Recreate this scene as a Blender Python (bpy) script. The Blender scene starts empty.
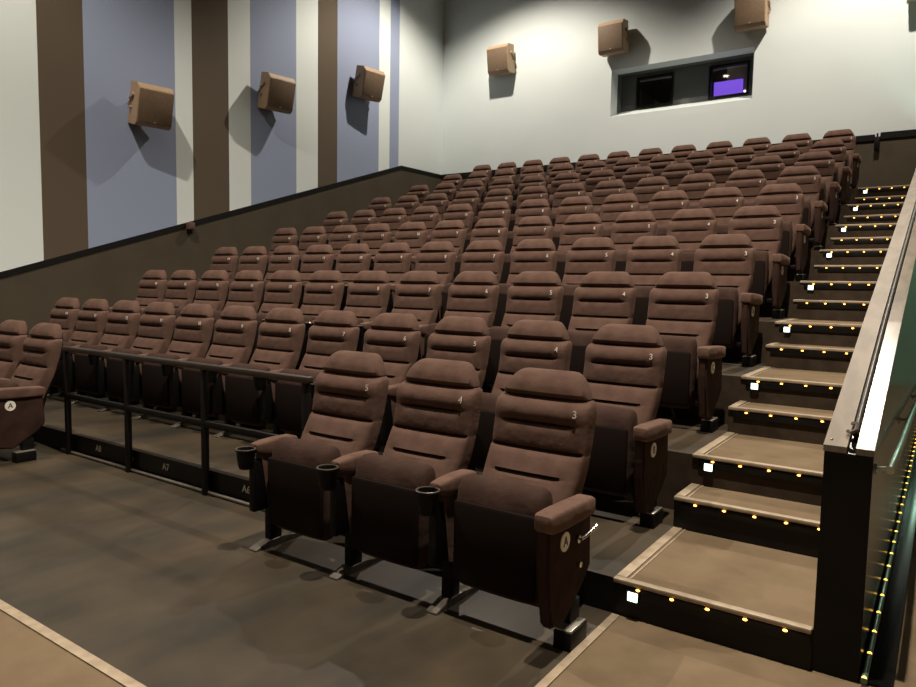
import bpy, bmesh, math, random
from mathutils import Vector, Matrix
random.seed(4)
scene = bpy.context.scene
COL = scene.collection
PI = math.pi

# ------------------------------------------------------------------ materials
def mat(name, color, rough=0.6, metal=0.0, noise=None, bump=None, sheen=0.0, spec=0.5, emit=None, estr=0.0, coat=0.0):
    m = bpy.data.materials.new(name); m.use_nodes = True
    nt = m.node_tree; n = nt.nodes; l = nt.links
    b = n['Principled BSDF']
    b.inputs['Base Color'].default_value = (*color, 1)
    b.inputs['Roughness'].default_value = rough
    b.inputs['Metallic'].default_value = metal
    b.inputs['Specular IOR Level'].default_value = spec
    if sheen:
        b.inputs['Sheen Weight'].default_value = sheen
        b.inputs['Sheen Roughness'].default_value = 0.45
        b.inputs['Sheen Tint'].default_value = (min(1, color[0]*4+.25), min(1, color[1]*4+.2), min(1, color[2]*4+.15), 1)
    if coat:
        b.inputs['Coat Weight'].default_value = coat
    tc = n.new('ShaderNodeTexCoord')
    if noise:
        sc, c2, lo, hi = noise[:4]
        src = tc.outputs['Object']
        if len(noise) > 4:
            mp = n.new('ShaderNodeMapping'); mp.inputs['Scale'].default_value = noise[4]
            if len(noise) > 5: mp.inputs['Rotation'].default_value = noise[5]
            l.new(src, mp.inputs['Vector']); src = mp.outputs['Vector']
        t = n.new('ShaderNodeTexNoise'); t.inputs['Scale'].default_value = sc
        t.inputs['Detail'].default_value = 5
        l.new(src, t.inputs['Vector'])
        r = n.new('ShaderNodeValToRGB')
        r.color_ramp.elements[0].position = lo; r.color_ramp.elements[0].color = (*color, 1)
        r.color_ramp.elements[1].position = hi; r.color_ramp.elements[1].color = (*c2, 1)
        l.new(t.outputs['Fac'], r.inputs['Fac']); l.new(r.outputs['Color'], b.inputs['Base Color'])
    if bump:
        t2 = n.new('ShaderNodeTexNoise'); t2.inputs['Scale'].default_value = bump[0]; t2.inputs['Detail'].default_value = 3
        l.new(tc.outputs['Object'], t2.inputs['Vector'])
        bp = n.new('ShaderNodeBump'); bp.inputs['Strength'].default_value = bump[1]; bp.inputs['Distance'].default_value = bump[2]
        l.new(t2.outputs['Fac'], bp.inputs['Height']); l.new(bp.outputs['Normal'], b.inputs['Normal'])
    if emit:
        b.inputs['Emission Color'].default_value = (*emit, 1); b.inputs['Emission Strength'].default_value = estr
    return m

M = {}
M['fabric'] = mat('seat_fabric', (.122, .072, .055), .92, noise=(9, (.080, .046, .035), .35, .7), bump=(15, .45, .012), sheen=.10, spec=.15)
M['arm_fabric'] = mat('arm_fabric', (.140, .083, .063), .9, noise=(12, (.100, .059, .045), .35, .7), bump=(15, .45, .012), sheen=.12, spec=.15)
M['dark_fabric'] = mat('dark_fabric', (.045, .024, .018), .92, noise=(10, (.03, .016, .012), .35, .7), bump=(15, .45, .012), sheen=.04, spec=.15)
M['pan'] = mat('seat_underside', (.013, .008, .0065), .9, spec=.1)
M['cush'] = mat('cushion_fabric_shaded', (.062, .036, .028), .92, noise=(9, (.042, .024, .019), .35, .7), bump=(15, .45, .012), sheen=.08, spec=.12)  # cover darker than the backs, partly for shade put into its colour
M['black'] = mat('black_plastic', (.004, .0035, .0035), .5, spec=.2, bump=(200, .1, .001))
M['gloss_black'] = mat('gloss_black_riser', (.005, .0045, .004), .4, noise=(8, (.009, .008, .007), .4, .7), spec=.25)
M['rim'] = mat('cup_rim', (.22, .19, .16), .25, metal=.7)
M['foot'] = mat('foot_metal', (.20, .18, .15), .35, metal=.6, noise=(30, (.13, .115, .10), .4, .7))
M['plate'] = mat('foot_box_plate', (.62, .58, .50), .28, metal=.7)
M['chrome'] = mat('chrome', (.6, .57, .52), .2, metal=1)
M['white'] = mat('white_print', (.74, .71, .64), .5)
M['disc'] = mat('disc_enamel', (.93, .90, .80), .4)
M['print'] = mat('dark_print', (.03, .02, .015), .5)
M['carpet'] = mat('tan_carpet', (.205, .152, .095), .95, noise=(5, (.158, .116, .072), .35, .7), bump=(180, .35, .004), spec=.1)
M['riser'] = mat('riser_carpet', (.060, .043, .030), .95, noise=(14, (.040, .029, .021), .35, .7), bump=(180, .3, .004), spec=.1)
M['nose'] = mat('nosing_strip', (.42, .34, .24), .5, metal=.15, noise=(20, (.32, .25, .17), .4, .7))
M['edge_metal'] = mat('edge_metal', (.30, .27, .22), .35, metal=.55, noise=(15, (.20, .18, .15), .4, .7))
M['frame'] = mat('rail_paint', (.006, .005, .0045), .5, spec=.25)
M['rail_top'] = mat('rail_top', (.040, .030, .024), .4, noise=(12, (.03, .022, .018), .4, .7))
M['bronze'] = mat('speaker_paint', (.38, .265, .165), .5, bump=(150, .15, .001), noise=(25, (.33, .23, .14), .4, .7))
M['grille'] = mat('speaker_grille', (.165, .112, .068), .65, bump=(260, .5, .002), noise=(60, (.13, .088, .054), .4, .65))
M['wainscot'] = mat('wainscot_paint', (.058, .045, .026), .8, noise=(2.5, (.047, .036, .020), .35, .7), bump=(60, .15, .002))
M['trim'] = mat('trim_black', (.005, .0045, .004), .6, spec=.2)
M['wall'] = mat('wall_paint', (.63, .70, .71), .85, noise=(1.2, (.60, .67, .68), .3, .7), bump=(80, .08, .002))
M['ceiling'] = mat('ceiling_dark', (.03, .03, .03), .9)
M['cap_wood'] = mat('cap_laminate', (.17, .14, .105), .21, noise=(18, (.12, .10, .075), .38, .62, (1, .12, 1)), spec=.22)
M['cap_rough'] = mat('cap_laminate_worn', (.19, .155, .115), .5, noise=(18, (.14, .115, .085), .38, .62, (1, .12, 1)), spec=.35)
M['panel'] = mat('dark_laminate', (.005, .005, .0045), .22, noise=(6, (.008, .007, .006), .4, .7), spec=.15)
M['teal'] = mat('reflection_teal', (.24, .42, .31), .7)
M['steel_green'] = mat('hand_rail_steel', (.34, .38, .33), .28, metal=.9)
M['tube'] = mat('clear_tube', (.10, .16, .13), .15, metal=.2)
M['channel_tube'] = mat('channel_tube', (.03, .028, .025), .35, noise=(40, (.07, .06, .05), .4, .7))
M['amber'] = mat('amber_led', (1, .6, .2), .4, emit=(1, .40, .06), estr=7)
M['amber_rope'] = mat('amber_rope_led', (1, .7, .25), .4, emit=(1, .55, .08), estr=3)
M['marker'] = mat('marker_light', (.9, 1, .95), .4, emit=(.75, 1, .92), estr=2.2)
M['glass'] = mat('booth_glass', (.02, .02, .025), .04, coat=.5)
M['booth'] = mat('booth_dark', (.035, .030, .026), .8)
M['glow'] = mat('projector_glow', (.2, .1, .6), .5, emit=(.22, .10, .80), estr=.9)
M['spark'] = mat('lens_spark', (.8, .8, 1), .4, emit=(.75, .7, 1), estr=3)
M['niche'] = mat('niche_shade_paint', (.085, .092, .092), .8)  # dark grey niche paint, with the recess shadow put into its colour
M['ledge'] = mat('ledge_paint', (.63, .70, .71), .8)
M['lamp'] = mat('lamp_glass', (1, .9, .75), .4, emit=(1, .85, .62), estr=12)

def floor_mat():
    m = mat('dark_floor', (.060, .050, .036), .34, spec=.45)
    nt = m.node_tree; n = nt.nodes; l = nt.links; b = n['Principled BSDF']
    tc = n.new('ShaderNodeTexCoord')
    mp = n.new('ShaderNodeMapping'); mp.inputs['Rotation'].default_value = (0, 0, math.radians(12)); mp.inputs['Scale'].default_value = (2.0, .5, 1)
    l.new(tc.outputs['Object'], mp.inputs['Vector'])
    t = n.new('ShaderNodeTexNoise'); t.inputs['Scale'].default_value = 1.5; t.inputs['Detail'].default_value = 3
    l.new(mp.outputs['Vector'], t.inputs['Vector'])
    t2 = n.new('ShaderNodeTexNoise'); t2.inputs['Scale'].default_value = 2.2; t2.inputs['Detail'].default_value = 6
    l.new(tc.outputs['Object'], t2.inputs['Vector'])
    mx = n.new('ShaderNodeMix'); mx.data_type = 'FLOAT'; mx.inputs[0].default_value = .45
    l.new(t.outputs['Fac'], mx.inputs[2]); l.new(t2.outputs['Fac'], mx.inputs[3])
    r = n.new('ShaderNodeValToRGB'); e = r.color_ramp.elements
    e[0].position = .38; e[0].color = (.020, .017, .011, 1)
    e[1].position = .62; e[1].color = (.075, .056, .035, 1)
    l.new(mx.outputs[0], r.inputs['Fac']); l.new(r.outputs['Color'], b.inputs['Base Color'])
    r2 = n.new('ShaderNodeMapRange'); r2.inputs[1].default_value = .35; r2.inputs[2].default_value = .65
    r2.inputs[3].default_value = .55; r2.inputs[4].default_value = .38
    l.new(t.outputs['Fac'], r2.inputs[0]); l.new(r2.outputs[0], b.inputs['Roughness'])
    return m
M['floor'] = floor_mat()

def stripe_wall():
    # painted vertical stripes along the left wall: boundaries in metres from the front row
    m = mat('striped_wall', (.6, .6, .5), .85, bump=(80, .08, .002))
    nt = m.node_tree; n = nt.nodes; l = nt.links; b = n['Principled BSDF']
    tc = n.new('ShaderNodeTexCoord'); sx = n.new('ShaderNodeSeparateXYZ'); l.new(tc.outputs['Object'], sx.inputs[0])
    light = (.68, .755, .755); blue = (.265, .32, .46); brown = (.088, .066, .043)
    bounds = [(-9, light), (-2.2, blue), (-.9, light), (1.43, brown), (1.97, blue), (3.22, light), (3.49, brown), (4.1, light), (4.5, blue),
              (5.42, light), (5.9, brown), (6.36, blue), (7.45, light), (7.76, blue), (8.03, (.63, .70, .71))]
    prev = None
    for i, (y, c) in enumerate(bounds):
        if i == 0:
            rgb = n.new('ShaderNodeRGB'); rgb.outputs[0].default_value = (*c, 1); prev = rgb.outputs[0]; continue
        g = n.new('ShaderNodeMath'); g.operation = 'GREATER_THAN'; g.inputs[1].default_value = y
        l.new(sx.outputs['Y'], g.inputs[0])
        mx = n.new('ShaderNodeMix'); mx.data_type = 'RGBA'
        l.new(g.outputs[0], mx.inputs[0]); l.new(prev, mx.inputs[6]); mx.inputs[7].default_value = (*c, 1)
        prev = mx.outputs[2]
    l.new(prev, b.inputs['Base Color'])
    return m
M['stripes'] = stripe_wall()

# ------------------------------------------------------------------ mesh helpers
def box(bm, x0, x1, y0, y1, z0, z1, bev=0.0, seg=2):
    r = bmesh.ops.create_cube(bm, size=1)
    vs = r['verts']
    bmesh.ops.scale(bm, vec=(x1-x0, y1-y0, z1-z0), verts=vs)
    bmesh.ops.translate(bm, vec=((x0+x1)/2, (y0+y1)/2, (z0+z1)/2), verts=vs)
    if bev:
        es = list({e for v in vs for e in v.link_edges})
        bmesh.ops.bevel(bm, geom=es, offset=bev, segments=seg, affect='EDGES', profile=.5)

def prism_x(bm, pts, x0, x1):
    a = [bm.verts.new((x0, y, z)) for y, z in pts]; b = [bm.verts.new((x1, y, z)) for y, z in pts]
    bm.faces.new(a); bm.faces.new(list(reversed(b)))
    k = len(pts)
    for i in range(k):
        j = (i+1) % k; bm.faces.new((a[j], a[i], b[i], b[j]))

def rings(bm, rs, cap=True):
    vv = [[bm.verts.new(p) for p in r] for r in rs]
    n = len(rs[0])
    for a, b in zip(vv, vv[1:]):
        for i in range(n):
            j = (i+1) % n; bm.faces.new((a[i], a[j], b[j], b[i]))
    if cap:
        bm.faces.new(list(reversed(vv[0]))); bm.faces.new(vv[-1])

def tube(bm, pts, r, n=10, cap=True):
    rs = []
    for i, p in enumerate(pts):
        p = Vector(p)
        d = (Vector(pts[min(i+1, len(pts)-1)]) - Vector(pts[max(i-1, 0)])).normalized()
        up = Vector((0, 0, 1)) if abs(d.z) < .9 else Vector((1, 0, 0))
        a = d.cross(up).normalized(); b = a.cross(d)
        rr = r[i] if isinstance(r, (list, tuple)) else r
        rs.append([p + a*rr*math.cos(2*PI*k/n) + b*rr*math.sin(2*PI*k/n) for k in range(n)])
    rings(bm, rs, cap)

def mesh(name, bm, m, smooth=True):
    bmesh.ops.recalc_face_normals(bm, faces=bm.faces[:])
    me = bpy.data.meshes.new(name); bm.to_mesh(me); bm.free()
    for x in (m if isinstance(m, list) else [m]): me.materials.append(x)
    if smooth:
        me.shade_smooth()
        me.set_sharp_from_angle(angle=math.radians(38))
    return me

def link(name, me, parent=None, loc=(0, 0, 0), rot=(0, 0, 0), label=None):
    o = bpy.data.objects.new(name, me); COL.objects.link(o)
    o.location = loc; o.rotation_euler = rot
    if parent: o.parent = parent
    if label: o['label'] = label
    return o

def tag(o, label, cat, group=None):
    o['label'] = label; o['category'] = cat
    if group: o['group'] = group
    return o

def thing(name, label, cat, loc=(0, 0, 0), rot=(0, 0, 0), group=None):
    o = bpy.data.objects.new(name, None); COL.objects.link(o)
    o.location = loc; o.rotation_euler = rot; o.empty_display_size = .1
    return tag(o, label, cat, group)

def struct(name, me, label=None):
    o = link(name, me); o['kind'] = 'structure'
    if label: o['label'] = label
    return o

_txt = {}
def text_mesh(s, size, m, depth=.0012):
    k = (s, size, m.name)
    if k in _txt: return _txt[k]
    cu = bpy.data.curves.new('lettering', 'FONT'); cu.body = s; cu.size = size; cu.extrude = depth
    cu.align_x = 'CENTER'; cu.align_y = 'CENTER'; cu.offset = size*.004; cu.resolution_u = 3
    o = bpy.data.objects.new('lettering', cu); COL.objects.link(o)
    bpy.context.view_layer.update()
    me = bpy.data.meshes.new_from_object(o.evaluated_get(bpy.context.evaluated_depsgraph_get()))
    bpy.data.objects.remove(o); bpy.data.curves.remove(cu)
    me.materials.clear(); me.materials.append(m); me.name = 'lettering'
    _txt[k] = me
    return me

# ------------------------------------------------------------------ room geometry
XL = -7.55; XA = .33; XP = 1.056; XO = 1.206; YB = 9.45; XR = 2.75; YF = -9.0; ZC = 8.0
RISE = .3188; Z1 = .152
front = [0.0] + [1.04 + .992*k for k in range(8)]       # platform fronts for rows two to ten
zf = [Z1 + RISE*k for k in range(9)]
yend = front[1:] + [YB]

bm = bmesh.new(); box(bm, XL, XA, -1.46, 0.0, -.1, 0); struct('floor', mesh('floor', bm, M['floor'], False))
bm = bmesh.new(); box(bm, XL-.1, XR+.1, YF, -1.46, -.1, 0); box(bm, XA, XR+.1, -1.46, YB, -.1, 0)
struct('floor_carpet', mesh('floor_carpet', bm, M['carpet'], False))
bm = bmesh.new(); box(bm, XA-.012, XA+.022, -1.46, -.012, 0, .006, .002); box(bm, XL, XA+.022, -1.48, -1.44, 0, .006, .002)
struct('trim_1', mesh('trim_1', bm, M['nose']))

for k in range(9):
    bm = bmesh.new(); box(bm, XL, XA-.012, front[k], yend[k]+(.0 if k < 8 else 0), -.05 if k == 0 else zf[k-1]-.02, zf[k])
    # riser face gets the black material on the lowest platform
    me = mesh('seating_platform', bm, [M['floor'], M['gloss_black'] if k == 0 else M['riser']], False)
    for p in me.polygons:
        if p.normal.y < -.5: p.material_index = 1
    struct('floor_tier', me)

ordn = ['first', 'second', 'third', 'fourth', 'fifth', 'sixth', 'seventh', 'eighth', 'ninth', 'tenth', 'eleventh', 'twelfth',
        'thirteenth', 'fourteenth', 'fifteenth', 'sixteenth', 'seventeenth']
led_bm = bmesh.new(); bmesh.ops.create_uvsphere(led_bm, u_segments=10, v_segments=6, radius=.0085)
bmesh.ops.scale(led_bm, vec=(1, .6, .55), verts=led_bm.verts)
LED = mesh('led_bulb', led_bm, M['amber'])
def channel_mesh():
    bm = bmesh.new(); box(bm, XA+.02, XP-.004, -.010, 0, -.06, -.018, .002)
    return mesh('light_channel', bm, M['gloss_black'])
CH = channel_mesh()
mk = bmesh.new(); box(mk, -.021, .021, -.013, 0, -.019, .019, .003); MK = mesh('marker_lens', mk, M['marker'])
mk = bmesh.new(); box(mk, -.026, .026, -.009, 0, -.022, .022, .003); MKF = mesh('marker_frame', mk, M['frame'])

def tread(y0, y1, z, zb, n, mid):
    """one carpeted aisle step with nosing, side strip, light strip"""
    x0 = XA-.012 if mid else XA-.012
    bm = bmesh.new(); box(bm, x0, XP, y0, y1, zb, z)
    me = mesh('aisle_step', bm, [M['carpet'], M['riser'], M['gloss_black']], False)
    for p in me.polygons:
        if p.normal.z < .5: p.material_index = 2 if n < 2 and p.normal.y < -.5 else 1
    o = link('aisle_step', me); o['kind'] = 'structure'
    bm = bmesh.new(); box(bm, x0, XP-.002, y0-.014, y0+.022, z-.014, z+.005, .004)
    q = link('nosing', mesh('nosing', bm, M['nose']), o)
    bm = bmesh.new(); box(bm, x0, x0+.045, y0+.022, y1-.002, z-.01, z+.006, .003)
    box(bm, x0+.055, x0+.063, y0+.022, y1-.002, z-.01, z+.004, .002)
    link('side_strip', mesh('side_strip', bm, M['nose']), o)
    t = thing('step_light_strip', 'amber light strip under the nosing of the %s aisle step from the bottom' % ordn[n], 'step light',
              (0, y0-.0005, z), group='amber light strips under the aisle steps')
    link('light_channel', CH, t)
    for k in range(5):
        link('led_bulb', LED, t, (.424+.1365*k, -.0125, -.0225))
n = 0
for k in range(9):
    y0 = front[k]
    tread(y0, yend[k] if k == 8 else yend[k], zf[k], -.02 if k == 0 else zf[k]-.159-.02, n, False); n += 1
    m_ = thing('step_marker_light', 'white square marker light on the aisle step beside the %s seat row' % (ordn[k+1] if k < 8 else 'back'),
               'marker light', (.405, y0-.0105, zf[k]-.053), group='white square marker lights on the aisle steps')
    link('marker_frame', MKF, m_); link('marker_lens', MK, m_)
    if k < 8:
        yk = yend[k]-.285
        tread(yk, yend[k]-.0006, zf[k]+.159, zf[k]+.0005, n, True); n += 1

# parapet beside the aisle
def ptop(y):
    P = [(.011, .813), (1.16, 1.205), (2.518, 1.638), (5.22, 2.494), (8.2, 3.43), (YB-.06, 3.50)]
    for (a, b), (c, d) in zip(P, P[1:]):
        if y <= c: return b+(d-b)*(y-a)/(c-a)
    return P[-1][1]
ys = [.011, .5, 1.16, 1.8, 2.518, 3.4, 4.3, 5.22, 6.7, 8.2, YB-.06]
par = thing('parapet', 'dark sloping parapet wall with pale laminate cap to the right of the aisle steps', 'parapet wall', (XP, .011, 0))
def W(o, l): return (l[0]-o.location.x, l[1]-o.location.y, l[2]-o.location.z)
bm = bmesh.new(); prism_x(bm, [(.011, 0)] + [(y, ptop(y)-.02) for y in ys] + [(YB-.06, 0)], XP+.001, XO-.001)
o = link('panel_body', mesh('panel_body', bm, M['panel'], False), par, (-XP, -.011, 0))
def cap(x0, x1, dz0, dz1):
    bm = bmesh.new(); prism_x(bm, [(y, ptop(y)+dz0) for y in ys] + [(y, ptop(y)+dz1) for y in reversed(ys)], x0, x1)
    return bm
link('cap_strip', mesh('cap_strip', cap(XP-.003, XP+.069, -.02, .002), M['cap_rough'], False), par, (-XP, -.011, 0))
link('cap_strip', mesh('cap_strip', cap(XP+.096, XO+.0, -.02, .002), M['cap_wood'], False), par, (-XP, -.011, 0))
bm = bmesh.new(); tube(bm, [(XP+.083, y+.09 if y < .1 else y, ptop(y)+.004+(.03 if y < .1 else 0)) for y in ys], .0095, 10)
o = link('channel_tube', mesh('channel_tube', bm, M['channel_tube']), par, (-XP, -.011, 0))
bm = bmesh.new(); tube(bm, [(XP+.060, .10, ptop(.1)+.012), (XP+.072, .085, ptop(.08)+.016), (XP+.085, .095, ptop(.1)+.02), (XP+.085, .14, ptop(.14)+.02), (XP+.068, .155, ptop(.15)+.014)], .007, 8)
link('tube_hook', mesh('tube_hook', bm, M['rim']), par, (-XP, -.011, 0))
bm = bmesh.new(); bmesh.ops.create_uvsphere(bm, u_segments=10, v_segments=6, radius=.005)
link('screw', mesh('screw', bm, M['chrome']), par, W(par, (XP+.018, .05, ptop(.05)+.002)))
bm = bmesh.new(); box(bm, XO, XO+.10, .02, YB, 0, .012, .003)
struct('trim_5', mesh('base_channel', bm, M['panel']))

hr = thing('hand_rail', 'slim metal handrail fixed low on the outer side of the parapet', 'handrail', (XO, .1, .75))
bm = bmesh.new(); tube(bm, [(XO+.046, .06, .745), (XO+.048, .12, .755), (XO+.05, .5, .74), (XO+.047, 1.5, .70), (XO+.045, 3.0, .62), (XO+.045, 5.5, .52)], .014, 12)
link('rail_tube', mesh('rail_tube', bm, M['steel_green']), hr, W(hr, (0, 0, 0)))
for y, z in ((.09, .75), (1.6, .695), (3.4, .60)):
    bm = bmesh.new(); tube(bm, [(XO+.001, y, z-.012), (XO+.046, y, z-.004)], .008, 8); tube(bm, [(XO+.001, y, z-.012), (XO+.006, y, z-.012)], .02, 12)
    link('rail_bracket', mesh('rail_bracket', bm, M['steel_green']), hr, W(hr, (0, 0, 0)))

rope = thing('rope_light', 'amber rope light running along the foot of the parapet outer side', 'rope light', (XO+.016, -.02, .03))
bm = bmesh.new(); tube(bm, [(0, 0, 0), (0, 3, 0), (.006, 9, 0)], .011, 10)
link('light_tube', mesh('light_tube', bm, M['tube']), rope)
lb = bmesh.new(); bmesh.ops.create_uvsphere(lb, u_segments=8, v_segments=6, radius=.0085); RL = mesh('led_bulb', lb, M['amber_rope'])
for k in range(40):
    link('led_bulb', RL, rope, (0, .01+.199*k, .006))

# walls
def quad_wall(name, pts, m, thick, axis):
    bm = bmesh.new()
    if axis == 'x':
        prism_x(bm, [(p[0], p[1]) for p in pts], thick[0], thick[1])
    me = mesh(name, bm, m, False); return struct(name, me)
def wz(y):      # top of the left wainscot
    if y <= 8.08: return 1.40+.3147*(y-.95)
    return 3.645
# left wall: striped upper part, brown lower part standing proud
quad_wall('wall_left', [(YF, -.1), (YB+.3, -.1), (YB+.3, ZC), (YF, ZC)], M['stripes'], (XL-.25, XL), 'x')
ysw = [YF, -3.5, -2.0, .95, 8.08, YB]
def wz2(y): return max(wz(y), .95) if y > -3 else .95
quad_wall('wall_left_wainscot', [(YF, 0)] + [(y, wz2(y)-.03) for y in ysw] + [(YB, 0)], M['wainscot'], (XL, XL+.03), 'x')
bm = bmesh.new(); prism_x(bm, [(y, wz2(y)-.07) for y in ysw] + [(y, wz2(y)) for y in reversed(ysw)], XL, XL+.04)
struct('trim_2', mesh('trim_2', bm, M['trim'], False))
# back wall with the booth opening
ox0, ox1, oz0, oz1 = -3.81, -1.40, 4.405, 5.215
bm = bmesh.new()
box(bm, XL-.25, ox0, YB, YB+.3, -.1, ZC); box(bm, ox1, XR+.25, YB, YB+.3, -.1, ZC)
box(bm, ox0, ox1, YB, YB+.3, -.1, oz0-.12); box(bm, ox0, ox1, YB, YB+.3, oz1, ZC)
struct('wall_back', mesh('wall_back', bm, M['wall'], False))
# sloping ledge and back panel of the niche
bm = bmesh.new(); prism_x(bm, [(YB, oz0-.12), (YB, oz0), (YB+.45, oz0+.17), (YB+.45, oz0-.12)], ox0, ox1)
struct('wall_booth_ledge', mesh('wall_booth_ledge', bm, M['ledge'], False))
bm = bmesh.new()
box(bm, ox0-.2, ox0+.02, YB+.3, YB+.5, oz0-.1, oz1+.1)
box(bm, ox1-.02, ox1+.2, YB+.3, YB+.5, oz0-.1, oz1+.1)
box(bm, ox0, ox1, YB+.3, YB+.5, oz1-.0, oz1+.2)
# niche back: window cut-outs
w1 = (-3.51, -2.83, 4.60, 5.15); w2 = (-2.22, -1.56, 4.60, 5.15)
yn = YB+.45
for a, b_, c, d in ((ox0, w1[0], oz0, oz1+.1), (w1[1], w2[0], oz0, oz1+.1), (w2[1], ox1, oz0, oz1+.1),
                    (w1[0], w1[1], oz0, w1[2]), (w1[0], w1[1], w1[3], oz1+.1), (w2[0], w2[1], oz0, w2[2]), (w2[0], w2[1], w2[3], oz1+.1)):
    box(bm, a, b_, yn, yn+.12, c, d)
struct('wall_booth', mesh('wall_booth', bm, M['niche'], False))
bm = bmesh.new(); box(bm, ox0, ox1, yn+.12, yn+1.6, oz0-.4, oz1+.6)
bmesh.ops.delete(bm, geom=[f for f in bm.faces if f.calc_center_median().y < yn+.2], context='FACES')
struct('wall_booth_interior', mesh('wall_booth_interior', bm, M['booth'], False))
for i, w in enumerate((w1, w2)):
    o = bpy.data.objects.new('window_%d' % (i+1), None); COL.objects.link(o); o['kind'] = 'structure'; o.location = ((w[0]+w[1])/2, yn, w[2])
    bm = bmesh.new(); a = .035
    for x0, x1, z0, z1 in ((w[0], w[0]+a, w[2], w[3]), (w[1]-a, w[1], w[2], w[3]), (w[0]+a, w[1]-a, w[2], w[2]+a), (w[0]+a, w[1]-a, w[3]-a, w[3])):
        box(bm, x0, x1, yn-.02, yn+.1, z0, z1, .004)
    link('window_frame', mesh('window_frame', bm, M['trim']), o, W(o, (0, 0, 0)))
    gm = bpy.data.materials.get('pane_glass')
    if not gm:
        gm = bpy.data.materials.new('pane_glass'); gm.use_nodes = True; nt = gm.node_tree; nn = nt.nodes
        g = nn.new('ShaderNodeBsdfGlossy'); g.inputs['Roughness'].default_value = .02
        t = nn.new('ShaderNodeBsdfTransparent'); x = nn.new('ShaderNodeMixShader'); x.inputs[0].default_value = .10
        nt.links.new(t.outputs[0], x.inputs[1]); nt.links.new(g.outputs[0], x.inputs[2]); nt.links.new(x.outputs[0], nn['Material Output'].inputs[0])
    bm = bmesh.new(); box(bm, w[0]+a, w[1]-a, yn+.03, yn+.036, w[2]+a, w[3]-a)
    link('pane', mesh('pane', bm, gm, False), o, W(o, (0, 0, 0)))
# projector behind the right-hand booth window
pj = thing('projector', 'film projector glowing purple behind the right booth window', 'projector', (-1.80, yn+.38, 4.2))
bm = bmesh.new(); box(bm, -.20, .20, -.1, .45, .35, 1.02, .02); box(bm, -.15, .13, 0, .35, 0, .35)
link('projector_body', mesh('projector_body', bm, mat('projector_case', (.30, .25, .21), .6)), pj)
bm = bmesh.new(); box(bm, -.40, .08, -.135, -.101, .46, .74, .01)
link('glowing_port', mesh('glowing_port', bm, M['glow']), pj)
bm = bmesh.new(); tube(bm, [(.12, -.15, .52), (.12, -.135, .52)], .018, 12)
link('lens', mesh('lens', bm, M['spark']), pj)
L = bpy.data.lights.new('projector_lamp', 'POINT'); L.energy = 2.0; L.color = (1, .8, .6); L.shadow_soft_size = .05
o = bpy.data.objects.new('projector_lamp', L); COL.objects.link(o); o.location = (-2.35, yn+.3, 5.5)
# back wainscot
def backseg(x0, x1, z): 
    bm = bmesh.new(); box(bm, x0, x1, YB-.03, YB, 2.5, z-.03); return bm
bm = backseg(XL+.03, .36, 3.65); box(bm, .36, XO, YB-.03, YB, 2.4, 3.62)
struct('wall_back_wainscot', mesh('wall_back_wainscot', bm, M['wainscot'], False))
bm = bmesh.new(); box(bm, XL+.05, .35, YB-.05, YB, 3.565, 3.65); box(bm, .42, XR, YB-.05, YB, 3.58, 3.67)
struct('trim_3', mesh('trim_3', bm, M['trim'], False))
ps = thing('wall_junction_box', 'small black box hanging at the gap in the back wall trim', 'junction box', (.385, YB-.03, 3.53))
bm = bmesh.new(); box(bm, -.035, .035, -.07, 0, -.11, .07, .006); link('box_body', mesh('box_body', bm, M['black']), ps)
bm = bmesh.new(); tube(bm, [(0, -.03, .07), (0, -.03, .13)], .012, 8); link('conduit', mesh('conduit', bm, M['black']), ps)
bm = bmesh.new(); box(bm, XO, XR, YB-.03, YB, 0, 3.62); struct('teal_reflection_panel', mesh('teal_reflection_panel', bm, M['teal'], False))  # unseen teal panel, added to show as a green reflection in the parapet
# right wall, front wall, ceiling, end wall of the passage
bm = bmesh.new(); box(bm, XR, XR+.25, YF, YB+.3, -.1, ZC)
struct('wall_right', mesh('wall_right', bm, M['wainscot'], False))
bm = bmesh.new(); box(bm, XL-.25, XR+.25, YF-.25, YF, -.1, ZC); struct('wall_front', mesh('wall_front', bm, M['wainscot'], False))
bm = bmesh.new(); box(bm, XL-.25, XR+.25, YF-.25, YB+.3, ZC, ZC+.2); struct('ceiling', mesh('ceiling', bm, M['ceiling'], False))

# wall riser lettering and bottom bead
bm = bmesh.new(); tube(bm, [(-4.22, -.014, .014), (-1.62, -.014, .014)], .013, 10)
struct('trim_4', mesh('trim_4', bm, M['edge_metal']))
bay = [('A8', -3.70), ('A7', -2.85), ('A6', -2.02)]
for s, x in bay:
    o = link('bay_number', text_mesh(s, .066, M['white']), None, (x, -.002, .093), (PI/2, 0, 0))
    tag(o, 'white bay number %s painted on the black riser below the railing' % s, 'painted number')
def wheel_icon():
    bm = bmesh.new()
    pts = [(.026*math.cos(a), 0, .026*math.sin(a)-.008) for a in [math.radians(140+230*i/12) for i in range(13)]]
    tube(bm, pts, .0028, 6)
    tube(bm, [(-.004, 0, .032), (-.002, 0, .008), (.016, 0, .006), (.022, 0, -.014)], .0034, 6)
    bmesh.ops.create_uvsphere(bm, u_segments=8, v_segments=6, radius=.006, matrix=Matrix.Translation((-.005, 0, .040)))
    return mesh('wheelchair_symbol', bm, M['white'])
WI = wheel_icon()
for x, wh in ((-3.264, 'left'), (-2.405, 'right')):
    o = link('wheelchair_symbol', WI, None, (x, -.004, .098))
    tag(o, 'small white wheelchair symbol on the black riser, %s of the two' % wh, 'sign')

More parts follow.
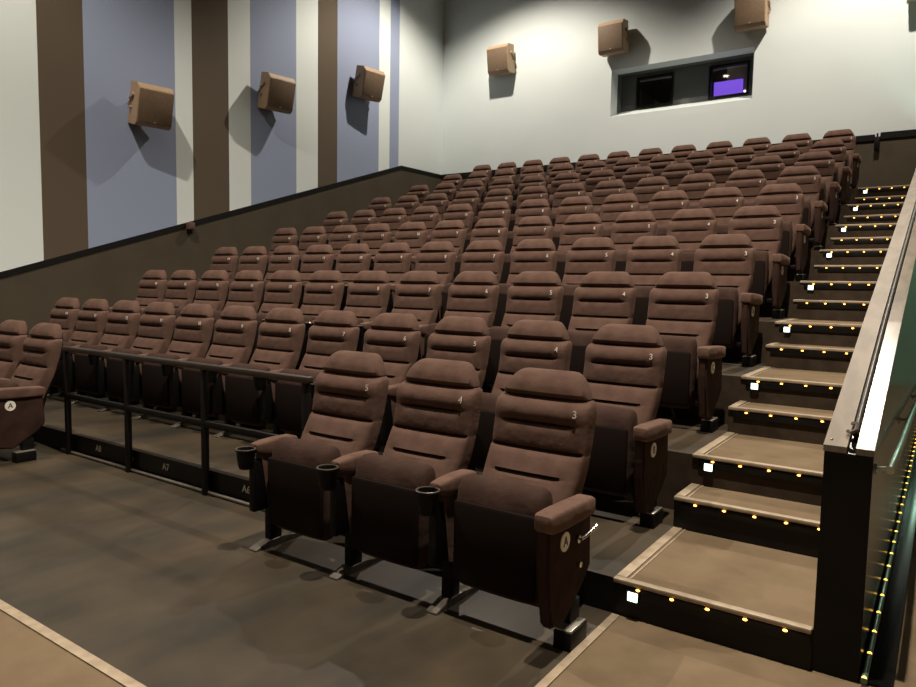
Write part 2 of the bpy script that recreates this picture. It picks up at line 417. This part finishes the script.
# guard railing
gr = thing('guard_railing', 'black metal guard railing in front of the second seat row', 'railing', (-2.8, -.03, 0))
bm = bmesh.new(); box(bm, -4.10, -1.44, -.055, -.005, .795, .83, .006)
link('top_rail', mesh('top_rail', bm, M['rail_top']), gr, W(gr, (0, 0, 0)))
bm = bmesh.new(); box(bm, -4.08, -1.46, -.045, -.015, .435, .475, .004)
link('lower_rail', mesh('lower_rail', bm, M['frame']), gr, W(gr, (0, 0, 0)))
for x in (-4.08, -3.25, -2.38, -1.475):
    bm = bmesh.new(); box(bm, x-.018, x+.018, -.046, -.010, 0, .796, .003)
    link('post', mesh('post', bm, M['frame']), gr, W(gr, (0, 0, 0)))


# ------------------------------------------------------------------ speakers
def rounded_box_bm(x0, x1, y0, y1, z0, z1, b, s=2):
    bm = bmesh.new(); box(bm, x0, x1, y0, y1, z0, z1, b, s); return bm
SPK = {}
w, h, d = .46, .53, .27
bm = bmesh.new(); prism_x(bm, [(.0, -h/2+.045), (.0, h/2-.06), (.07, h/2), (d, h/2), (d, -h/2), (.045, -h/2)], -w/2, w/2)
bmesh.ops.bevel(bm, geom=bm.edges[:], offset=.006, segments=2, affect='EDGES')
SPK['cabinet'] = mesh('cabinet', bm, M['bronze'])
SPK['grille'] = mesh('grille', rounded_box_bm(-w/2+.010, w/2-.010, -.008, .010, -h/2+.050, h/2-.066, .006, 2), M['grille'])
bm = bmesh.new(); box(bm, -.016, .016, -.011, -.006, -h/2+.062, -h/2+.075, .002); SPK['badge'] = mesh('badge', bm, M['plate'])
for nm, sgn in (('L', -1), ('R', 1)):
    bm = bmesh.new()
    x = sgn*(w/2+.02)
    tube(bm, [(sgn*w/2, .15, .10), (sgn*(w/2+.03), .15, .10)], .028, 14)
    tube(bm, [(x, .15, .10), (x, .22, .05), (x*.6, .33, .03)], .012, 8)
    tube(bm, [(x, .15, .10), (x, .24, -.03), (x*.6, .33, -.02)], .010, 8)
    tube(bm, [(sgn*w/2, .19, -.06), (sgn*(w/2+.03), .19, -.06)], .018, 12)
    SPK['arm'+nm] = mesh('yoke_arm', bm, M['bronze'])
bm = bmesh.new(); box(bm, -.12, .12, -.03, 0, -.10, .10, .005); tube(bm, [(0, -.09, 0), (0, -.02, 0)], .03, 12)
SPK['plate'] = mesh('wall_plate', bm, M['bronze'])
def speaker(front_c, face, tilt, label, yaw=0):
    # front_c: centre of the grille; face: 0 faces the screen (back wall), 90 deg faces right (left wall)
    root = thing('surround_speaker', label, 'speaker', front_c, (0, 0, face), 'surround speakers on the walls')
    R = Matrix.Rotation(yaw, 4, 'Z') @ Matrix.Rotation(-tilt, 4, 'X')
    body = link('cabinet', SPK['cabinet'], root); body.rotation_euler = R.to_euler()
    for k in ('grille', 'badge', 'armL', 'armR'):
        o = link('yoke_arm' if k[:3] == 'arm' else k, SPK[k], root); o.rotation_euler = R.to_euler()
    return root
T = math.radians(-8)
for i, (y, z) in enumerate(((2.70, 3.57), (4.80, 4.21), (6.90, 4.85))):
    s = speaker((-7.19, y, z), PI/2, math.radians(-14), 'brown box speaker on the striped left wall, %s' % ['nearest to the screen', 'middle of the three', 'nearest to the back wall'][i], yaw=math.radians(-8))
    pl = link('wall_plate', SPK['plate'], s, (0, .359, .03))
for i, x in enumerate((-6.01, -3.71, -1.42, .88)):
    s = speaker((x, 9.10, 5.68), 0, T, ['brown box speaker high on the back wall, nearest to the left corner', 'brown box speaker above the left corner of the booth opening',
        'brown box speaker above the right corner of the booth opening', 'brown box speaker on the back wall at the far right, above the aisle'][i])
    pl = link('wall_plate', SPK['plate'], s, (0, .349, .03))
wl = thing('wall_sensor', 'small brown sensor box under the trim of the left wall', 'sensor', (XL+.03, 3.38, 2.11))
bm = bmesh.new(); box(bm, 0, .09, -.05, .05, -.05, .05, .012); link('sensor_body', mesh('sensor_body', bm, M['arm_fabric']), wl)
bm = bmesh.new(); box(bm, 0, .05, -.03, .03, -.11, -.05, .006); link('sensor_bracket', mesh('sensor_bracket', bm, M['black']), wl)

# ------------------------------------------------------------------ the seat
def sgnpow(v, p): return math.copysign(abs(v)**p, v)
def smooth(a, b, x):
    t = min(1, max(0, (x-a)/(b-a))); return t*t*(3-2*t)
def loft_z(secs, n=40, p=.42):
    """secs: z, y, f, b, hw [, uncreased f, edge0, edge1]"""
    rs = []
    for s in secs:
        z, y, f, b, hw = s[:5]; r = []
        for k in range(n):
            a = 2*PI*k/n
            cx = sgnpow(math.cos(a), p); sy = sgnpow(math.sin(a), p)
            ff = f
            if len(s) > 5 and s[5] is not None:
                ff = f + (s[5]-f)*smooth(s[6], s[7], abs(cx))
            # crown: pads are fuller in the middle
            fr = ff*(1-.16*abs(cx)**3)
            r.append((hw*cx, y + (-(-sy)*fr if sy < 0 else b*sy), z))
        rs.append(r)
    return rs
back_secs = [
 (.270, -.250, .010, .01, .136), (.276, -.245, .045, .024, .176), (.30, -.235, .070, .032, .196), (.36, -.205, .100, .032, .204),
 (.42, -.180, .114, .032, .208), (.48, -.152, .114, .032, .212), (.53, -.130, .110, .032, .215),
 (.560, -.116, .104, .032, .217), (.570, -.111, .078, .032, .218, .102, .62, .74), (.576, -.108, .074, .032, .218, .100, .62, .74), (.585, -.105, .098, .032, .219),
 (.615, -.092, .090, .032, .220), (.640, -.084, .080, .032, .221), (.655, -.079, .068, .032, .221, .074, .88, .99), (.663, -.076, .034, .032, .220, .066, .88, .99),
 (.669, -.074, .034, .032, .220, .064, .88, .99), (.677, -.072, .060, .032, .221, .066, .88, .99), (.695, -.066, .068, .032, .222), (.730, -.056, .074, .032, .222), (.755, -.049, .076, .032, .222),
 (.766, -.047, .070, .032, .222, .077, .60, .82), (.773, -.045, .040, .032, .222, .078, .60, .82), (.780, -.043, .070, .032, .222, .079, .60, .82),
 (.795, -.040, .084, .032, .222), (.825, -.033, .090, .032, .222), (.850, -.028, .082, .032, .221), (.866, -.024, .060, .032, .217), (.876, -.022, .034, .028, .205), (.881, -.020, .004, .024, .185)]
head_secs = [(.872, -.020, .004, 0.016, 0.178), (.876, -.020, .030, 0.024, 0.196), (.884, -.019, .052, 0.028, 0.201), (.900, -.016, .066, 0.030, 0.197), (.925, -.010, .068, 0.030, 0.184),
 (.948, -.005, .060, 0.029, 0.169), (.966, -.001, .048, 0.026, 0.155), (.978, .003, .034, 0.021, 0.142), (.985, .006, .018, 0.014, 0.128), (.988, .008, .004, 0.005, 0.110)]
cush_secs = [(.125, -.365, .01, .01, .14), (.130, -.365, .035, .035, .175), (.155, -.365, .055, .05, .192), (.25, -.362, .064, .058, .198), (.40, -.355, .070, .062, .199),
 (.48, -.348, .072, .062, .199), (.528, -.345, .066, .058, .196), (.554, -.343, .052, .048, .190), (.568, -.342, .034, .032, .178), (.573, -.342, .012, .012, .160)]
SM = {}
def sm(name, secs, m, p=.42, n=40):
    bm = bmesh.new(); rings(bm, loft_z(secs, n, p)); SM[name] = mesh(name, bm, m)
    for pl in SM[name].polygons: pl.use_smooth = True
sm('backrest', back_secs, M['fabric'], .27, 48)
sm('headrest', head_secs, M['fabric'], .32, 44)
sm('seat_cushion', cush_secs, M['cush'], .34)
# dark pan under the tipped cushion (faces the front)
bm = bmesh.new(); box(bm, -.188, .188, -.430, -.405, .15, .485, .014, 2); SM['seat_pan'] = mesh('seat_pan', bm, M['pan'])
# shell behind the back
bm = bmesh.new()
rs = []
for z, y0, y1, hw in ((.22, -.215, -.185, .16), (.25, -.21, -.17, .20), (.45, -.140, -.115, .200), (.66, -.062, -.035, .208), (.80, -.020, .006, .210), (.88, .000, .022, .188), (.94, .014, .030, .155), (.96, .018, .028, .13)):
    rs.append([(-hw, y0, z), (-hw*.96, y1, z), (hw*.96, y1, z), (hw, y0, z)])
rings(bm, rs); SM['back_shell'] = mesh('back_shell', bm, M['black'])
# armrest pad with upholstered side
def loft_y(secs, n=24, p=.5):
    rs = []
    for y, z, hz, hw in secs:
        rs.append([(hw*sgnpow(math.cos(2*PI*k/n), p), y, z+hz*sgnpow(math.sin(2*PI*k/n), p)) for k in range(n)])
    return rs
bm = bmesh.new(); rings(bm, loft_y([(-.450, .525, .010, .016), (-.446, .522, .020, .027), (-.43, .517, .028, .033), (-.38, .512, .040, .037), (-.30, .510, .045, .039), (-.22, .508, .044, .038), (-.185, .506, .036, .034), (-.175, .505, .015, .02)]))
SM['armrest'] = mesh('armrest', bm, M['arm_fabric'])
bm = bmesh.new(); prism_x(bm, [(-.415, .48), (-.19, .48), (-.20, .20), (-.30, .16), (-.37, .20)], -.024, .024)
SM['arm_panel'] = mesh('arm_panel', bm, M['fabric'], False)
bm = bmesh.new()
prof = [(.512, .0455), (.520, .0505), (.526, .0490), (.526, .0430), (.518, .0405), (.44, .036), (.436, .0)]
outer = [(.424, .020), (.428, .032), (.44, .037), (.48, .043)] + prof
nn = 24; rs = []
for z, r in outer:
    rs.append([(max(r, .0005)*math.cos(2*PI*k/nn), max(r, .0005)*math.sin(2*PI*k/nn), z) for k in range(nn)])
rings(bm, rs); SM['cup_holder'] = mesh('cup_holder', bm, M['black'])
bm = bmesh.new()
rs = []
for j in range(9):
    a = 2*PI*j/8
    rs.append([((.0460+.0045*math.cos(a))*math.cos(2*PI*k/nn), (.0460+.0045*math.cos(a))*math.sin(2*PI*k/nn), .525+.0035*math.sin(a)) for k in range(nn)])
rings(bm, rs, False); SM['cup_rim'] = mesh('cup_rim', bm, M['rim'])
bm = bmesh.new(); box(bm, -.022, .022, -.36, -.285, .018, .24, .004); box(bm, -.020, .020, -.46, -.20, .20, .46, .006)
SM['leg'] = mesh('leg', bm, M['black'])
bm = bmesh.new(); prism_x(bm, [(-.46, 0), (-.46, .008), (-.37, .034), (-.27, .034), (-.12, .012), (-.10, 0)], -.028, .028)
bmesh.ops.bevel(bm, geom=bm.edges[:], offset=.003, segments=1, affect='EDGES')
SM['foot'] = mesh('foot', bm, M['foot'], False)
# crossbar along the row, tying the feet together below the seats
bm = bmesh.new(); box(bm, -.258, .258, -.29, -.255, .13, .165, .004); SM['cross_bar'] = mesh('cross_bar', bm, M['black'])
# aisle end panel
bm = bmesh.new(); prism_x(bm, [(-.542, .495), (-.19, .495), (-.175, .26), (-.24, .20), (-.40, .10), (-.50, .12), (-.538, .30)], .238, .288)
bmesh.ops.bevel(bm, geom=[e for e in bm.edges], offset=.010, segments=2, affect='EDGES')
SM['end_panel'] = mesh('end_panel', bm, M['dark_fabric'])
rs = [[(.268+x, y, z) for x, y, z in r] for r in loft_y([(-.556, .520, .014, .024), (-.552, .518, .028, .034), (-.535, .516, .036, .040), (-.45, .512, .039, .042), (-.30, .506, .038, .042), (-.20, .503, .036, .039), (-.180, .502, .028, .033), (-.174, .500, .010, .02)], 28, .36)]
bm = bmesh.new(); rings(bm, rs); SM['end_armrest'] = mesh('end_armrest', bm, M['arm_fabric'])
bm = bmesh.new(); rs = [[(x, .036*math.cos(2*PI*k/28), .036*math.sin(2*PI*k/28)) for k in range(28)] for x in (0, .005)]
rings(bm, rs); SM['row_disc'] = mesh('row_disc', bm, M['disc'])
bm = bmesh.new(); box(bm, .235, .285, -.34, -.26, .04, .16, .004); box(bm, .245, .318, -.40, -.26, 0, .072, .004)
SM['end_leg'] = mesh('end_leg', bm, M['black'])
bm = bmesh.new(); box(bm, .249, .314, -.396, -.264, .072, .078, .002); SM['leg_plate'] = mesh('leg_plate', bm, M['plate'])
bm = bmesh.new(); tube(bm, [(.288, -.31, .40), (.306, -.31, .402), (.312, -.29, .408), (.315, -.19, .425)], .006, 8); tube(bm, [(.287, -.31, .40), (.298, -.31, .40)], .015, 12)
SM['recline_lever'] = mesh('recline_lever', bm, M['chrome'])
bm = bmesh.new(); tube(bm, [(.287, -.30, .30), (.303, -.30, .30)], .012, 12); SM['side_knob'] = mesh('side_knob', bm, M['chrome'])

LET = 'ABCDEFGHIJ'
rowname = ['front', 'second', 'third', 'fourth', 'fifth', 'sixth', 'seventh', 'eighth', 'ninth', 'back']
def seat(x, y, z, label, group, number=None, end=None, rz=0, lever=False, ex=(0, 0, 0)):
    t = thing('cinema_seat', label, 'cinema seat', (x, y, z), (0, 0, rz), group)
    j = (random.uniform(-.004, .004), random.uniform(-.008, .008))
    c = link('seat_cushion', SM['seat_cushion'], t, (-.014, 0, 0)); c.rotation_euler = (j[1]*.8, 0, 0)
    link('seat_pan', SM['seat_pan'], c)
    b = link('backrest', SM['backrest'], t)
    hd = link('headrest', SM['headrest'], t, (j[0], 0, 0))
    link('back_shell', SM['back_shell'], t)
    a = link('armrest', SM['armrest'], t, (-.28, 0, 0))
    link('arm_panel', SM['arm_panel'], a)
    ch = link('cup_holder', SM['cup_holder'], t, (-.28, -.492, 0))
    link('cup_rim', SM['cup_rim'], ch)
    l = link('leg', SM['leg'], t, (-.28, 0, 0)); link('foot', SM['foot'], l)
    link('cross_bar', SM['cross_bar'], t)
    if number is not None:
        link('seat_number', text_mesh(str(number), .044, M['white']), b, (.172, -.1195, .828), (math.radians(84), 0, 0))
    if end:
        e = link('end_panel', SM['end_panel'], t, ex)
        dsc = link('row_disc', SM['row_disc'], e, (.287, -.415, .42))
        link('row_letter', text_mesh(end, .052, M['print']), e, (.2925, -.415, .42), (PI/2, 0, PI/2))
        link('end_armrest', SM['end_armrest'], t, ex)
        g = link('end_leg', SM['end_leg'], t); link('leg_plate', SM['leg_plate'], g)
        if lever:
            link('recline_lever', SM['recline_lever'], t); link('side_knob', SM['side_knob'], t)
    return t
Wp = .56
for j in range(3):
    seat(-Wp*j, 0, 0, ['brown cinema seat numbered 3 in the front row, with round A disc beside the steps',
                       'brown cinema seat numbered 4, middle of the three nearest front row seats',
                       'brown cinema seat numbered 5 in the front row, next to the black railing'][j], 'three front row seats by the aisle',
         3+j, 'A' if j == 0 else None, lever=(j == 0))
for j, x in enumerate((-4.40, -4.97, -5.53)):
    seat(x, 0, 0, ['brown cinema seat left of the railing, its end panel with round A disc',
                   'brown cinema seat in the far left front row, second from the railing',
                   'brown cinema seat cut by the left photo edge, third left of the railing'][j], 'front row seats left of the railing', None, 'A' if j == 0 else None)
for r in range(1, 10):
    y = front[r-1] + (1.067 if r == 1 else 1.029)
    for j in range(12):
        pos = 'at the stair aisle' if j == 0 else ('%s from the stair aisle' % ordn[j] if j < 11 else 'at the far left end')
        seat(-.07-Wp*j, y, zf[r-1], 'brown cinema seat numbered %d, %s in the %s row' % (3+j, pos, rowname[r]),
             'cinema seats in the %s row' % rowname[r], 3+j, LET[r] if j == 0 else None, ex=(.018, 0, -.018))

# ------------------------------------------------------------------ lights of the auditorium (ceiling downlights, all above the frame)
WARM = (1.0, .875, .73)
def downlight(x, y, power, label, ang=128, blend=.5, col=WARM):
    t = thing('ceiling_downlight', label, 'downlight', (x, y, ZC), group='ceiling downlights')
    bm = bmesh.new(); tube(bm, [(0, 0, 0), (0, 0, -.05)], .13, 24); link('housing', mesh('housing', bm, M['frame']), t)
    bm = bmesh.new(); tube(bm, [(0, 0, -.051), (0, 0, -.056)], .09, 24); link('lamp_glass', mesh('lamp_glass', bm, M['lamp']), t)
    L = bpy.data.lights.new('downlight_beam', 'SPOT'); L.energy = power; L.color = col; L.spot_size = math.radians(ang); L.spot_blend = blend; L.shadow_soft_size = .06
    o = bpy.data.objects.new('downlight_beam', L); COL.objects.link(o); o.location = (0, 0, -.1); o.parent = t
P = 1400
for i, (x, y, k, s) in enumerate(((-5.35, 7.25, .62, 'at the back left'), (.45, 7.25, .72, 'at the back right'), (-4.7, -.5, .8, 'at the middle left'), (.6, -.5, 1.6, 'at the middle right'),
                    (-5.2, -6.5, .04, 'at the front left'), (.6, -6.5, .04, 'at the front right'))):
    downlight(x, y, P*k, 'round ceiling downlight %s of the auditorium' % s)

# unseen green-tinted lamp, added to light the teal panel that the parapet reflects
L = bpy.data.lights.new('passage_fill_light', 'POINT'); L.energy = 40; L.color = (.6, 1, .75); L.shadow_soft_size = .15
o = bpy.data.objects.new('passage_fill_light', L); COL.objects.link(o); o.location = (1.75, 8.6, 2.9)

wd = bpy.data.worlds.new('World'); scene.world = wd; wd.use_nodes = True
wd.node_tree.nodes['Background'].inputs[0].default_value = (0, 0, 0, 1)

# ------------------------------------------------------------------ camera
cam = bpy.data.cameras.new('Camera'); co = bpy.data.objects.new('Camera', cam); COL.objects.link(co)
yaw, pitch, roll, f = .60698, .08275, -.01764, 702.36
cy, sy, cp, sp = math.cos(yaw), math.sin(yaw), math.cos(pitch), math.sin(pitch)
fw = Vector((-sy*cp, cy*cp, -sp)); rt = Vector((cy, sy, 0)); dn = fw.cross(rt)
r2 = rt*math.cos(roll) + dn*math.sin(roll); d2 = -rt*math.sin(roll) + dn*math.cos(roll)
mw = Matrix((( r2.x, -d2.x, -fw.x, 1.376), (r2.y, -d2.y, -fw.y, -2.6839), (r2.z, -d2.z, -fw.z, 1.3416), (0, 0, 0, 1)))
co.matrix_world = mw
cam.sensor_fit = 'HORIZONTAL'; cam.sensor_width = 36; cam.lens = f/916*36; cam.clip_start = .05
scene.camera = co
vs = scene.view_settings; vs.view_transform = 'Standard'; vs.look = 'None'; vs.gamma = 1; vs.use_curve_mapping = False; vs.exposure = .14
